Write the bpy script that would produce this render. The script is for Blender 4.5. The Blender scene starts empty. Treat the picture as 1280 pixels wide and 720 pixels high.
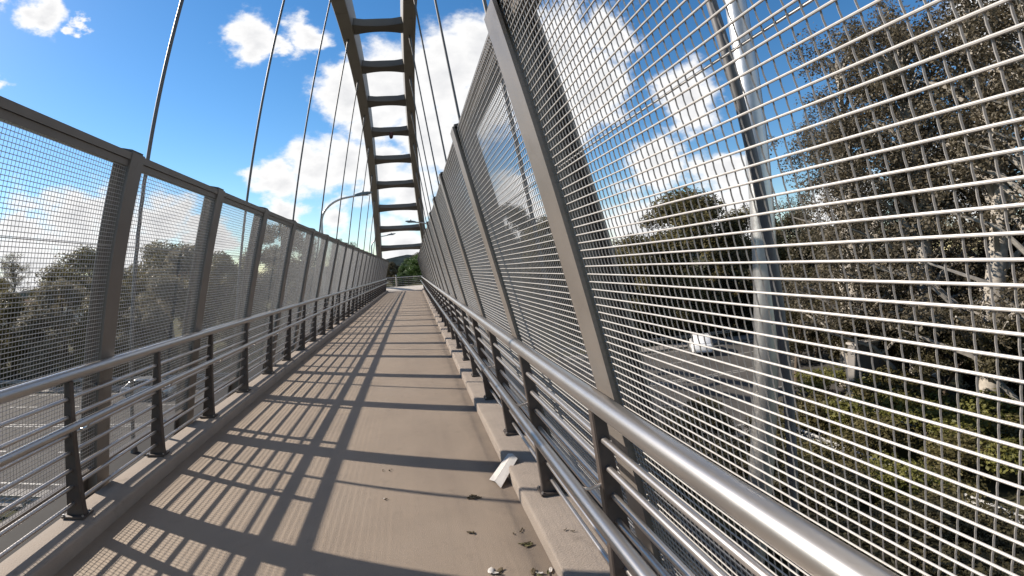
import bpy, math, random
import numpy as np
from mathutils import Matrix, Vector
random.seed(7)
scene = bpy.context.scene
COL = scene.collection
R = math.radians

# ------------------------------------------------------------------ camera
cd = bpy.data.cameras.new('camera')
cam = bpy.data.objects.new('camera', cd)
COL.objects.link(cam)
scene.camera = cam
ax_r = Vector((0.979, -0.197, -0.056)).normalized()
fw = Vector((math.sin(.1958) * math.cos(-.0456), math.cos(.1958) * math.cos(-.0456), math.sin(-.0456)))
rt = Vector((math.cos(.1958), -math.sin(.1958), 0))
up = rt.cross(fw)
c_, s_ = math.cos(.0564), math.sin(.0564)
rt, up = c_ * rt - s_ * up, c_ * up + s_ * rt
m3 = Matrix((rt, up, -fw)).transposed()
cam.matrix_world = Matrix.Translation((0.888, 0, 1.624)) @ m3.to_4x4()
cd.sensor_fit = 'HORIZONTAL'
cd.sensor_width = 36
cd.sensor_height = 20.25
cd.lens = 17.34
cd.clip_start = 0.02
cd.clip_end = 3000
# a wide-angle action-camera lens with barrel distortion
cd.type = 'PANO'
lens = cd
if not hasattr(cd, 'panorama_type'):
    import addon_utils
    addon_utils.enable('cycles')
    lens = cd.cycles
lens.panorama_type = 'FISHEYE_LENS_POLYNOMIAL'
lens.fisheye_fov = R(175)
lens.fisheye_polynomial_k0 = 0
lens.fisheye_polynomial_k1 = -0.05780034937633834
lens.fisheye_polynomial_k2 = 5.3822298050805906e-05
lens.fisheye_polynomial_k3 = 3.465161250460548e-07
lens.fisheye_polynomial_k4 = 4.479527333907534e-07

# ------------------------------------------------------------------ light
SUN_DIR = Vector((-1.427, 0.79, 1.0)).normalized()      # towards the sun
EL = math.asin(SUN_DIR.z)
AZ = math.atan2(SUN_DIR.x, SUN_DIR.y)                   # clockwise from +Y
sd = bpy.data.lights.new('sun', 'SUN')
sd.energy = 5.0
sd.angle = R(0.6)
sd.color = (1.0, 0.90, 0.775)
sun = bpy.data.objects.new('sun', sd)
COL.objects.link(sun)
sun.rotation_euler = SUN_DIR.to_track_quat('Z', 'Y').to_euler()
sun.location = (-30, 20, 40)

world = bpy.data.worlds.new('World')
scene.world = world
world.use_nodes = True
wt = world.node_tree
for n in list(wt.nodes):
    wt.nodes.remove(n)
wn = wt.nodes.new
wl = wt.links.new
w_out = wn('ShaderNodeOutputWorld')
w_bg = wn('ShaderNodeBackground')
w_bg.inputs['Strength'].default_value = 0.09
sky = wn('ShaderNodeTexSky')
sky.sky_type = 'NISHITA'
sky.sun_disc = False
sky.sun_elevation = EL
sky.sun_rotation = AZ
sky.altitude = 0
sky.air_density = 1.0
sky.dust_density = 0.1
sky.ozone_density = 2.2
tc = wn('ShaderNodeTexCoord')
def wmath(op, a, b=None, c=None):
    n = wn('ShaderNodeMath'); n.operation = op
    for i, v in enumerate((a, b, c)):
        if v is None: continue
        if isinstance(v, (int, float)): n.inputs[i].default_value = v
        else: wl(v, n.inputs[i])
    return n.outputs[0]
# clouds: soft lobes given by a direction and an angular size, broken up by noise
cl_view = [(-.593,.677,.436,.045),(-.542,.711,.448,.022),(-.664,.66,.337,.03),(-.289,.847,.447,.062),(-.184,.874,.45,.055),(-.247,.86,.445,.035),
 (-.122,.928,.353,.075),(-.029,.933,.358,.125),(.08,.92,.384,.125),(.141,.894,.425,.09),(.047,.963,.266,.105),(-.078,.951,.3,.07),(.158,.934,.321,.1),
 (-.267,.943,.197,.06),(-.198,.957,.213,.075),(-.128,.967,.218,.075),(-.066,.977,.201,.075),(.012,.987,.158,.09),(-.256,.957,.13,.05),(-.149,.981,.12,.05),
 (-.64,.62,.46,.035),(-.663,.737,.12,.07),(-.601,.788,.125,.085),(-.532,.837,.12,.075),(-.455,.88,.128,.075),(-.389,.915,.1,.06),(-.026,.999,.045,.08),
 (.277,.866,.417,.115),(.354,.872,.338,.105),(.376,.818,.436,.075),(.297,.912,.283,.09),(.522,.796,.308,.085),(.58,.8,.153,.08),(.473,.86,.193,.08),(.864,.375,.335,.1),(.874,.475,.104,.12),(.2,.975,.1,.1),(.45,.89,.05,.11),(.60,.79,.05,.11),(.75,.65,.07,.1),(-.5,.86,.045,.1),(-.66,.75,.045,.1)]
rng = random.Random(11)
while len(cl_view) < 64:
    a = rng.uniform(0, 2 * math.pi); e = rng.uniform(.08, .95)
    if math.cos(a - AZ * 0 - .196) > .25 and e < .62: continue      # the part of the sky in view has its own clouds above
    d = Vector((math.sin(a) * math.sqrt(1 - e * e), math.cos(a) * math.sqrt(1 - e * e), e))
    if d.dot(SUN_DIR) > .93: continue
    rr = rng.uniform(.14, .32)  # unseen clouds, made large to whiten the fill light from the sky
    for k in range(3):
        q = (d + Vector((rng.uniform(-rr, rr), rng.uniform(-rr, rr), rng.uniform(-rr, rr) * .4))).normalized()
        cl_view.append((q.x, q.y, q.z, rr * rng.uniform(.6, 1)))
nz = wn('ShaderNodeTexNoise'); nz.inputs['Scale'].default_value = 9; nz.inputs['Detail'].default_value = 7; nz.inputs['Roughness'].default_value = .58
mp = wn('ShaderNodeMapping'); mp.inputs['Scale'].default_value = (1, 1, 1.7)
wl(tc.outputs['Generated'], mp.inputs['Vector']); wl(mp.outputs[0], nz.inputs['Vector'])
sub = wn('ShaderNodeVectorMath'); sub.operation = 'SUBTRACT'; wl(nz.outputs['Color'], sub.inputs[0]); sub.inputs[1].default_value = (.5, .5, .5)
scl = wn('ShaderNodeVectorMath'); scl.operation = 'SCALE'; wl(sub.outputs[0], scl.inputs[0]); scl.inputs['Scale'].default_value = .15
warp = wn('ShaderNodeVectorMath'); warp.operation = 'ADD'; wl(tc.outputs['Generated'], warp.inputs[0]); wl(scl.outputs[0], warp.inputs[1])
acc = None
for (x, y, z, r) in cl_view:
    dn = wn('ShaderNodeVectorMath'); dn.operation = 'DISTANCE'
    wl(warp.outputs[0], dn.inputs[0]); dn.inputs[1].default_value = Vector((x, y, z)).normalized()
    v = wmath('MULTIPLY_ADD', dn.outputs['Value'], -1.0 / r, 1.0)
    acc = v if acc is None else wmath('SMOOTH_MAX', acc, v, .2)
nz2 = wn('ShaderNodeTexNoise'); nz2.inputs['Scale'].default_value = 22; nz2.inputs['Detail'].default_value = 6; nz2.inputs['Roughness'].default_value = .6
wl(mp.outputs[0], nz2.inputs['Vector'])
val = wmath('ADD', acc, wmath('MULTIPLY_ADD', nz2.outputs['Fac'], .75, -.375))
mr = wn('ShaderNodeMapRange'); mr.interpolation_type = 'SMOOTHERSTEP'
wl(val, mr.inputs['Value']); mr.inputs['From Min'].default_value = .0; mr.inputs['From Max'].default_value = .58
# thicker cloud shows a greyer base
mr2 = wn('ShaderNodeMapRange'); wl(val, mr2.inputs['Value']); mr2.inputs['From Min'].default_value = .45; mr2.inputs['From Max'].default_value = 1.1
cm = wn('ShaderNodeMix'); cm.data_type = 'RGBA'
cm.inputs['A'].default_value = (6.9, 6.85, 6.8, 1); cm.inputs['B'].default_value = (5.0, 5.05, 5.2, 1)
wl(mr2.outputs[0], cm.inputs['Factor'])
hs = wn('ShaderNodeHueSaturation'); hs.inputs['Saturation'].default_value = 1.3; hs.inputs['Value'].default_value = 1.0
wl(sky.outputs[0], hs.inputs['Color'])
skm = wn('ShaderNodeMix'); skm.data_type = 'RGBA'
wl(mr.outputs[0], skm.inputs['Factor']); wl(hs.outputs[0], skm.inputs['A']); wl(cm.outputs['Result'], skm.inputs['B'])
wl(skm.outputs['Result'], w_bg.inputs['Color']); wl(w_bg.outputs[0], w_out.inputs['Surface'])

scene.render.engine = 'CYCLES'
try:
    cy = scene.cycles
    cy.max_bounces = 6; cy.diffuse_bounces = 3; cy.glossy_bounces = 3; cy.transmission_bounces = 3
    cy.caustics_reflective = False; cy.caustics_refractive = False
except Exception:
    pass
vs = scene.view_settings
scene.display_settings.display_device = 'sRGB'
vs.view_transform = 'Standard'; vs.look = 'None'; vs.exposure = 0.78; vs.gamma = 1.0; vs.use_curve_mapping = False

# ------------------------------------------------------------------ materials
def material(name, col, rough=.6, metal=0., var=.12, scale=6., bump=0., bscale=40., spots=None, coat=0., spec=.5, rvar=.11):
    m = bpy.data.materials.new(name); m.use_nodes = True
    t = m.node_tree; b = t.nodes['Principled BSDF']
    b.inputs['Roughness'].default_value = rough; b.inputs['Metallic'].default_value = metal
    b.inputs['Specular IOR Level'].default_value = spec
    if coat: b.inputs['Coat Weight'].default_value = coat
    co = t.nodes.new('ShaderNodeTexCoord'); geo = t.nodes.new('ShaderNodeNewGeometry')
    n = t.nodes.new('ShaderNodeTexNoise'); n.inputs['Scale'].default_value = scale; n.inputs['Detail'].default_value = 6; n.inputs['Roughness'].default_value = .6
    t.links.new(geo.outputs['Position'], n.inputs['Vector'])
    rp = t.nodes.new('ShaderNodeMapRange'); rp.inputs['From Min'].default_value = .28; rp.inputs['From Max'].default_value = .72
    rp.inputs['To Min'].default_value = 1 - var; rp.inputs['To Max'].default_value = 1 + var
    t.links.new(n.outputs['Fac'], rp.inputs['Value'])
    mx = t.nodes.new('ShaderNodeVectorMath'); mx.operation = 'SCALE'; mx.inputs[0].default_value = col
    t.links.new(rp.outputs[0], mx.inputs['Scale'])
    last = mx.outputs[0]
    if spots:
        sc, lo, hi, colr = spots
        n3 = t.nodes.new('ShaderNodeTexNoise'); n3.inputs['Scale'].default_value = sc; n3.inputs['Detail'].default_value = 5; n3.inputs['Roughness'].default_value = .65
        t.links.new(geo.outputs['Position'], n3.inputs['Vector'])
        r3 = t.nodes.new('ShaderNodeMapRange'); r3.inputs['From Min'].default_value = lo; r3.inputs['From Max'].default_value = hi
        t.links.new(n3.outputs['Fac'], r3.inputs['Value'])
        m3_ = t.nodes.new('ShaderNodeMix'); m3_.data_type = 'RGBA'
        t.links.new(r3.outputs[0], m3_.inputs['Factor']); t.links.new(last, m3_.inputs['A']); m3_.inputs['B'].default_value = (*colr, 1)
        last = m3_.outputs['Result']
    t.links.new(last, b.inputs['Base Color'])
    rr = t.nodes.new('ShaderNodeMapRange'); rr.inputs['To Min'].default_value = max(.02, rough - rvar); rr.inputs['To Max'].default_value = min(1, rough + rvar)
    t.links.new(n.outputs['Fac'], rr.inputs['Value']); t.links.new(rr.outputs[0], b.inputs['Roughness'])
    if bump:
        nb = t.nodes.new('ShaderNodeTexNoise'); nb.inputs['Scale'].default_value = bscale; nb.inputs['Detail'].default_value = 5
        t.links.new(geo.outputs['Position'], nb.inputs['Vector'])
        bp = t.nodes.new('ShaderNodeBump'); bp.inputs['Strength'].default_value = bump; bp.inputs['Distance'].default_value = .01
        t.links.new(nb.outputs['Fac'], bp.inputs['Height']); t.links.new(bp.outputs[0], b.inputs['Normal'])
    return m

def leaf_material(name, c1, c2, trans=.3):
    m = bpy.data.materials.new(name); m.use_nodes = True
    t = m.node_tree; b = t.nodes['Principled BSDF']; out = t.nodes['Material Output']
    b.inputs['Roughness'].default_value = .55; b.inputs['Specular IOR Level'].default_value = .3
    g = t.nodes.new('ShaderNodeNewGeometry')
    n = t.nodes.new('ShaderNodeTexNoise'); n.inputs['Scale'].default_value = .9; n.inputs['Detail'].default_value = 3
    t.links.new(g.outputs['Position'], n.inputs['Vector'])
    ad = t.nodes.new('ShaderNodeMath'); ad.operation = 'ADD'
    t.links.new(n.outputs['Fac'], ad.inputs[0])
    ml = t.nodes.new('ShaderNodeMath'); ml.operation = 'MULTIPLY_ADD'; ml.inputs[1].default_value = .7; ml.inputs[2].default_value = -.35
    t.links.new(g.outputs['Random Per Island'], ml.inputs[0]); t.links.new(ml.outputs[0], ad.inputs[1])
    cr = t.nodes.new('ShaderNodeMix'); cr.data_type = 'RGBA'; cr.clamp_factor = True
    cr.inputs['A'].default_value = (*c1, 1); cr.inputs['B'].default_value = (*c2, 1)
    t.links.new(ad.outputs[0], cr.inputs['Factor']); t.links.new(cr.outputs['Result'], b.inputs['Base Color'])
    tr = t.nodes.new('ShaderNodeBsdfTranslucent'); t.links.new(cr.outputs['Result'], tr.inputs['Color'])
    ms = t.nodes.new('ShaderNodeMixShader'); ms.inputs[0].default_value = trans
    t.links.new(b.outputs[0], ms.inputs[1]); t.links.new(tr.outputs[0], ms.inputs[2]); t.links.new(ms.outputs[0], out.inputs['Surface'])
    return m

M = {}
M['deck'] = material('deck_concrete', (0.273, 0.215, 0.164), .8, 0, .09, 1.6, .3, 160, spots=(5.5, .58, .85, (.2, .155, .12)))
def add_wear(m):
    t = m.node_tree; b = t.nodes['Principled BSDF']; src = b.inputs['Base Color'].links[0].from_socket
    g = t.nodes.new('ShaderNodeNewGeometry')
    def mixin(src, fac, col):
        mx = t.nodes.new('ShaderNodeMix'); mx.data_type = 'RGBA'; t.links.new(fac, mx.inputs['Factor']); t.links.new(src, mx.inputs['A']); mx.inputs['B'].default_value = (*col, 1); return mx.outputs['Result']
    def noise(scale, vec, detail=6):
        mp_ = t.nodes.new('ShaderNodeMapping'); mp_.inputs['Scale'].default_value = vec; t.links.new(g.outputs['Position'], mp_.inputs['Vector'])
        n = t.nodes.new('ShaderNodeTexNoise'); n.inputs['Scale'].default_value = scale; n.inputs['Detail'].default_value = detail; n.inputs['Roughness'].default_value = .65; t.links.new(mp_.outputs[0], n.inputs['Vector']); return n.outputs['Fac']
    def ramp(v, lo, hi, to=1.):
        r = t.nodes.new('ShaderNodeMapRange'); r.inputs['From Min'].default_value = lo; r.inputs['From Max'].default_value = hi; r.inputs['To Max'].default_value = to; t.links.new(v, r.inputs['Value']); return r.outputs[0]
    def op(o, a, b_):
        n = t.nodes.new('ShaderNodeMath'); n.operation = o
        for i, v in enumerate((a, b_)):
            if isinstance(v, (int, float)): n.inputs[i].default_value = v
            else: t.links.new(v, n.inputs[i])
        return n.outputs[0]
    c = mixin(src, ramp(noise(2.2, (1, .18, 1)), .5, .78, .5), (.195, .15, .117))        # streaks along the walking line
    c = mixin(c, ramp(noise(.7, (1, .6, 1)), .5, .75, .4), (.32, .265, .212))            # paler worn areas
    c = mixin(c, ramp(noise(95, (1, 1, 1), 3), .66, .76, .5), (.12, .10, .08))          # grit
    sx = t.nodes.new('ShaderNodeSeparateXYZ'); t.links.new(g.outputs['Position'], sx.inputs[0])
    edge = ramp(op('ADD', op('ABSOLUTE', sx.outputs['X'], 0), op('MULTIPLY', noise(5, (1, .5, 1)), .35)), 1.42, 1.68, .65)
    c = mixin(c, edge, (.13, .104, .082))                                               # dirt washed against the kerbs
    t.links.new(c, b.inputs['Base Color'])
add_wear(M['deck'])
M['kerb'] = material('kerb_concrete', (0.284, 0.237, 0.198), .85, 0, .12, 3, .4, 90, spots=(4, .6, .8, (.155, .125, .1)))
M['girder'] = material('girder_gap_dark', (.035, .033, .032), .8, 0, .15, 2, spec=.1)  # near-black: darkness of the gap behind the kerb put into the colour
M['post'] = material('fence_post_paint', (.185, .165, .148), .45, .25, .10, 5, .06, 120, spots=(3.2, .56, .78, (.13, .105, .085)))
M['wire'] = material('galvanised_wire', (0.435, 0.419, 0.403), .45, .2, .10, 60)
M['upright'] = material('shaded_wire', (.33, .315, .30), .5, .2, .12, 60)  # same galvanised wire, darkened: weaker sunlight on the uprights painted into the colour
M['rail'] = material('brushed_steel_rail', (.47, .445, .425), .31, .9, .03, 4, rvar=.02)
M['bar'] = material('steel_bar', (.50, .47, .45), .30, .85, .04, 6, rvar=.03)
M['railpost'] = material('railing_post_paint', (.085, .070, .063), .5, .2, .15, 14, .06, 90, spots=(7, .56, .75, (.06, .045, .036)))
M['bolt'] = material('bolt_steel', (.45, .44, .43), .4, .8, .2, 80)
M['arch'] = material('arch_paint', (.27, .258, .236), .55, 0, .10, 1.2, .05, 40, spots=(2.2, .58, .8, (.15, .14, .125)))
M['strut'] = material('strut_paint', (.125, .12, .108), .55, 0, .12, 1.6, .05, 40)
M['cable'] = material('cable_black', (.12, .12, .125), .5, .2, .15, 6)
M['lamp'] = material('lamp_post_galvanised', (.52, .515, .505), .36, .75, .12, 7, .05, 60)
M['lamphead'] = material('lamp_head_grey', (.16, .18, .19), .5, .1, .1, 10)
M['glass'] = material('lamp_glass', (.55, .56, .55), .2, 0, .05, 10)
M['asphalt'] = material('asphalt', (0.079, 0.074, 0.070), .9, 0, .28, .35, .5, 30, spots=(1.3, .55, .7, (.06, .056, .052)), spec=.1)
M['paint'] = material('road_paint', (0.269, 0.261, 0.245), .7, 0, .15, 3)
M['soil'] = material('dry_grass_ground', (.05, .05, .026), .95, 0, .4, .35, .6, 6, spots=(.22, .45, .65, (.085, .078, .045)), spec=.05)
M['path'] = material('landing_concrete', (0.395, 0.363, 0.324), .85, 0, .08, 2)
M['hill'] = material('forested_hill', (.022, .03, .032), .95, 0, .5, .12, 1, .4, spec=0.)
M['bark'] = material('bark', (.10, .075, .055), .9, 0, .3, 5, .8, 18)
M['palebark'] = material('pale_bark', (.34, .31, .27), .85, 0, .3, 4, .5, 14)
M['leaf_dark'] = leaf_material('dark_foliage', (.034, .031, .016), (.105, .09, .046), .38)
M['leaf_olive'] = leaf_material('olive_foliage', (.07, .062, .026), (.17, .145, .062), .42)
M['leaf_twig'] = leaf_material('brown_twiggy_foliage', (.06, .05, .034), (.17, .145, .10), .4)
M['leaf_green'] = leaf_material('green_foliage', (.025, .055, .012), (.08, .14, .03), .35)
M['leaf_grey'] = leaf_material('grey_green_foliage', (.11, .098, .065), (.25, .22, .15), .45)  # lightened: pale veil of light scattered by the mesh put into the leaves
M['leaf_yellow'] = leaf_material('yellow_shrub_foliage', (.07, .075, .018), (.19, .18, .05), .35)
M['white_wall'] = material('white_render', (.75, .73, .69), .85, 0, .06, 1)
M['cream_wall'] = material('cream_render', (.55, .46, .36), .85, 0, .06, 1)
M['roof'] = material('grey_roof', (.09, .085, .085), .8, 0, .2, 2)
M['redroof'] = material('terracotta_roof', (.28, .12, .075), .8, 0, .2, 2)
M['window'] = material('dark_window', (.03, .035, .04), .1, 0, .1, 2)
M['carwhite'] = material('white_car_paint', (.75, .75, .75), .25, 0, .03, 2, coat=.6)
M['carred'] = material('red_car_paint', (.30, .03, .03), .25, 0, .03, 2, coat=.6)
M['cargrey'] = material('silver_car_paint', (.4, .41, .42), .25, .4, .03, 2, coat=.6)
M['tyre'] = material('tyre_rubber', (.02, .02, .02), .8)
M['card'] = material('white_card', (0.585, 0.553, 0.514), .8, 0, .06, 20)
M['deadleaf'] = material('dead_leaf', (.10, .075, .04), .8, 0, .4, 60)
M['deadleaf2'] = material('green_dead_leaf', (.13, .12, .05), .75, 0, .4, 60)
M['maroon'] = material('maroon_plastic', (.06, .012, .018), .4)
M['galv'] = material('guardrail_zinc', (0.284, 0.280, 0.269), .5, .5, .15, 3)
M['housing'] = material('concrete_block', (0.190, 0.178, 0.166), .85, 0, .2, 1.5, spec=.2)

# ------------------------------------------------------------------ mesh helpers
class MB:
    def __init__(self): self.v = []; self.f = []
    def add(self, vs, fs):
        o = len(self.v); self.v += [tuple(p) for p in vs]; self.f += [tuple(i + o for i in q) for q in fs]
    def hexa(self, c):           # 8 corners, bottom ring then top ring
        self.add(c, [(3, 2, 1, 0), (4, 5, 6, 7), (0, 1, 5, 4), (1, 2, 6, 5), (2, 3, 7, 6), (3, 0, 4, 7)])
    def box(self, x0, x1, y0, y1, z0, z1):
        self.hexa([(x0, y0, z0), (x1, y0, z0), (x1, y1, z0), (x0, y1, z0), (x0, y0, z1), (x1, y0, z1), (x1, y1, z1), (x0, y1, z1)])
    def cbox(self, x0, x1, y0, y1, z0, z1, b):    # chamfered on the vertical and top edges
        def ring(i, z): return [(x0 + i + b, y0 + i, z), (x1 - i - b, y0 + i, z), (x1 - i, y0 + i + b, z), (x1 - i, y1 - i - b, z), (x1 - i - b, y1 - i, z), (x0 + i + b, y1 - i, z), (x0 + i, y1 - i - b, z), (x0 + i, y0 + i + b, z)]
        self.loft([ring(0, z0), ring(0, z1 - b), ring(b * .8, z1)])
    def loft(self, rings, cap=True, closed=True):
        n = len(rings[0]); o = len(self.v)
        for r in rings: self.v += [tuple(p) for p in r]
        for k in range(len(rings) - 1):
            for i in range(n if closed else n - 1):
                j = (i + 1) % n
                self.f.append((o + k * n + i, o + k * n + j, o + (k + 1) * n + j, o + (k + 1) * n + i))
        if cap:
            self.f.append(tuple(o + i for i in reversed(range(n))))
            e = o + (len(rings) - 1) * n
            self.f.append(tuple(e + i for i in range(n)))
    def tube(self, pts, rad, n=10, cap=True, ref=None):
        pts = [Vector(p) for p in pts]
        if isinstance(rad, (int, float)): rad = [rad] * len(pts)
        rings = []
        prev = None
        for i, p in enumerate(pts):
            a = pts[max(i - 1, 0)]; b = pts[min(i + 1, len(pts) - 1)]
            t = (b - a).normalized()
            if prev is None:
                h = Vector(ref) if ref else (Vector((0, 0, 1)) if abs(t.z) < .9 else Vector((1, 0, 0)))
                u = (h - t * h.dot(t)).normalized()
            else:
                u = (prev - t * prev.dot(t)).normalized()
            prev = u
            w = t.cross(u)
            rings.append([p + (u * math.cos(2 * math.pi * k / n) + w * math.sin(2 * math.pi * k / n)) * rad[i] for k in range(n)])
        self.loft(rings, cap)
    def mesh(self, name, mat, smooth=False):
        me = bpy.data.meshes.new(name)
        me.from_pydata([tuple(p) for p in self.v], [], self.f)
        me.materials.append(mat)
        if smooth:
            try: me.shade_smooth()
            except Exception: pass
            try: me.set_sharp_from_angle(angle=R(42))
            except Exception: pass
        me.update()
        return me
    def build(self, name, mat, parent=None, smooth=False):
        return obj(name, self.mesh(name, mat, smooth), parent)
def obj(name, me, parent=None, loc=None):
    o = bpy.data.objects.new(name, me); COL.objects.link(o)
    if parent is not None: o.parent = parent
    if loc is not None: o.location = loc
    return o
def thing(name, label, cat, loc=(0, 0, 0), group=None, rz=0):
    o = bpy.data.objects.new(name, None); COL.objects.link(o)
    o.empty_display_size = .2; o.location = loc; o.rotation_euler = (0, 0, rz)
    return tag(o, label, cat, group)
def tag(o, label, cat, group=None):
    o['label'] = label; o['category'] = cat
    if group: o['group'] = group
    return o
def struct(o): o['kind'] = 'structure'; return o
def stuff(o): o['kind'] = 'stuff'; return o
def nord(k): return ['nearest', 'second', 'third', 'fourth', 'fifth', 'sixth', 'seventh', 'eighth', 'ninth', 'tenth', 'eleventh', 'twelfth', 'thirteenth', 'fourteenth'][k]
def sstep(a, b, x):
    t = np.clip((x - a) / (b - a), 0, 1); return t * t * (3 - 2 * t)

# ------------------------------------------------------------------ ground
GZ = -6.0
def height(x, y):
    far = sstep(37.5, 44.5, y) * sstep(20 + 0 * x, 9 + 0 * x, abs(x) - np.clip((y - 50) * .8, 0, 400))
    near = sstep(-9, -17, y) * sstep(20, 9, abs(x))
    roll = .5 * np.sin(x * .07 + 1) * np.sin(y * .06) * sstep(46, 70, np.hypot(x, y - 26))
    return GZ + 5.93 * np.maximum(far, near) + roll * (1 - np.maximum(far, near))
xs = np.concatenate([np.linspace(-900, -90, 18), np.linspace(-85, 85, 86), np.linspace(90, 900, 18)])
ys = np.concatenate([np.linspace(-400, -60, 10), np.linspace(-56, 120, 89), np.linspace(130, 1200, 22)])
XX, YY = np.meshgrid(xs, ys)
ZZ = height(XX, YY)
b = MB(); b.v = [tuple(p) for p in np.stack([XX, YY, ZZ], -1).reshape(-1, 3).tolist()]
nx, ny = len(xs), len(ys)
b.f = [(j * nx + i, j * nx + i + 1, (j + 1) * nx + i + 1, (j + 1) * nx + i) for j in range(ny - 1) for i in range(nx - 1)]
struct(b.build('ground', M['soil'], None, True))
# the road under the bridge and the slip lane beside it
def sheet(name, pts, z, mat):
    b = MB(); b.add([(x, y, z) for x, y in pts], [tuple(range(len(pts)))]); return struct(b.build(name, mat))
sheet('road', [(-160, 17), (160, 17), (160, 35.5), (-160, 35.5)], GZ + .012, M['asphalt'])
b = MB()
for y in (17.6, 34.9): b.box(-160, 160, y - .07, y + .07, GZ + .012, GZ + .017)
for k in range(-26, 27):
    for y in (21.6, 31.0): b.box(k * 6, k * 6 + 2.6, y - .07, y + .07, GZ + .012, GZ + .017)
for y in (26.1, 26.5): b.box(-160, 160, y - .06, y + .06, GZ + .012, GZ + .017)
struct(b.build('road_marking', M['paint']))
for y0, y1 in ((15.2, 16.8), (35.7, 37.4)):
    b = MB(); b.box(-160, 160 if y0 > 30 else 15.0, y0, y1, GZ - .1, GZ + .13); struct(b.build('pavement', M['housing']))

# distant hills
def hill(x, y, w, h, d, seed):
    r = random.Random(seed); b = MB(); n = 60; rows = 7
    ph = [r.uniform(0, 6.28) for _ in range(6)]
    for j in range(rows):
        v = j / (rows - 1)
        for i in range(n):
            u = i / (n - 1) * 2 - 1
            prof = max(0, 1 - u * u) ** .8 * (1 + .12 * sum(math.sin(u * (5 + 4 * k) + ph[k]) / (1 + k) for k in range(6)))
            zz = (GZ - 2) + h * prof * math.sin(v * math.pi / 2) + r.uniform(-.8, .8) * v
            b.v.append((x + u * w, y + v * d, zz))
    b.f = [(j * n + i, j * n + i + 1, (j + 1) * n + i + 1, (j + 1) * n + i) for j in range(rows - 1) for i in range(n - 1)]
    return struct(b.build('hill', M['hill'], None, True))
hill(-40, 330, 190, 21, 120, 1)
hill(260, 420, 260, 30, 150, 2)
hill(-330, 380, 220, 26, 140, 3)

# ------------------------------------------------------------------ bridge deck
Y0, Y1 = -16.0, 43.4
b = MB()
ny_ = 60
b.box(-1.795, 1.795, Y0, Y1, -.34, 0.0)
struct(b.build('bridge_deck', M['deck']))
rk = random.Random(3)
for s in (-1, 1):
    b = MB(); rings = []
    n = 90
    for k in range(n + 1):
        y = Y0 + (Y1 - Y0) * k / n
        j = rk.uniform(-.003, .003)
        prof = [(1.477 + j, -.02), (1.477 + j, .082), (1.482 + j, .094), (1.496 + j, .1), (1.80, .1), (1.80, -.02)]
        rings.append([(s * px, y, pz + (.0 if pz < .09 else rk.uniform(-.0015, .0015))) for px, pz in (prof if s > 0 else prof[::-1])])
    b.loft(rings)
    struct(b.build('kerb', M['kerb'], None, True))
for s in (-1, 1):
    b = MB()
    x0, x1 = sorted((s * 1.84, s * 2.66))
    b.box(x0, x1, Y0, Y1, -.95, -.15)
    struct(b.build('edge_girder', M['girder']))
b = MB()
for k in range(24):
    y = Y0 + 1 + k * 2.5
    b.box(-2.12, 2.12, y - .12, y + .12, -1.0, -.345)
struct(b.build('cross_beam', M['girder']))
# landing at the far end
b = MB()
b.add([(-1.9, 43.41, -.02), (1.9, 43.41, -.02), (3.4, 44.6, .10), (7, 46.4, .22), (7, 48.6, .24), (-12, 48.6, .24), (-12, 46.4, .22), (-3.2, 44.6, .10)], [(0, 1, 2, 7), (2, 3, 4, 5, 6, 7)])
struct(b.build('path', M['path']))
b = MB(); b.box(-3.2, 3.2, 43.42, 44.3, -6.2, -.36); struct(b.build('abutment', M['housing']))
b = MB(); b.box(-3.2, 3.2, -17.2, -16.02, -6.2, -.05); struct(b.build('abutment', M['housing']))

# ------------------------------------------------------------------ leaning mesh fences
S = 1.781; YF = 1.785
LEAN = .25; NL = math.hypot(1, LEAN)
def FP(s, y, z, d=0.):
    x = 1.237 + LEAN * (2.649 - z)
    return Vector((s * (x + d / NL), y, z + d * LEAN / NL))
def fbox(b, s, y0, y1, z0, z1, d0, d1):
    c = []
    for z in (z0, z1):
        ring = [FP(s, y0, z, d0), FP(s, y0, z, d1), FP(s, y1, z, d1), FP(s, y1, z, d0)]
        c += ring if s > 0 else ring[::-1]
    if s < 0: c = c[:4] + c[4:]
    b.hexa(c)
def fpost_mesh(s):   # rolled H section
    b = MB(); w = .092
    prof = [(-w, -.030), (w, -.030), (w, -.014), (.012, -.011), (.012, .111), (w, .114), (w, .128), (-w, .128), (-w, .114), (-.012, .111), (-.012, -.011), (-w, -.014)]
    if s > 0: prof = prof[::-1]
    b.loft([[FP(s, y, z, d) for y, d in prof] for z in (-.6, 2.655)])
    # end plate and stiffeners
    for z in (.93,):
        for y0, y1 in ((-.086, -.0125), (.0125, .086)):
            fbox(b, s, y0, y1, z - .006, z + .006, -.0135, .1125)
    return b.mesh('post', M['post'])
ZB, ZT = .285, 2.64
CELL = .0290
PW = .092
HW = S / 2 - PW      # half length of a panel
def hwire_z():
    zs = []; z = ZB
    while z < ZT: zs.append(z); z += CELL / NL
    return zs
HZ = hwire_z()
def vert_wires(b, s, r=.0020, seed=0):
    rr = random.Random(seed)
    n = int(2 * HW / CELL); y0 = -n * CELL / 2
    for i in range(n + 1):
        y = y0 + i * CELL + rr.uniform(-.0008, .0008)
        pts = []
        for j, z in enumerate(HZ):
            pts.append(FP(s, y - .0002, z, .0007)); pts.append(FP(s, y + .0003, z + CELL * .5 / NL, -.0002))
        b.tube(pts, r, 4, False)
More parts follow.
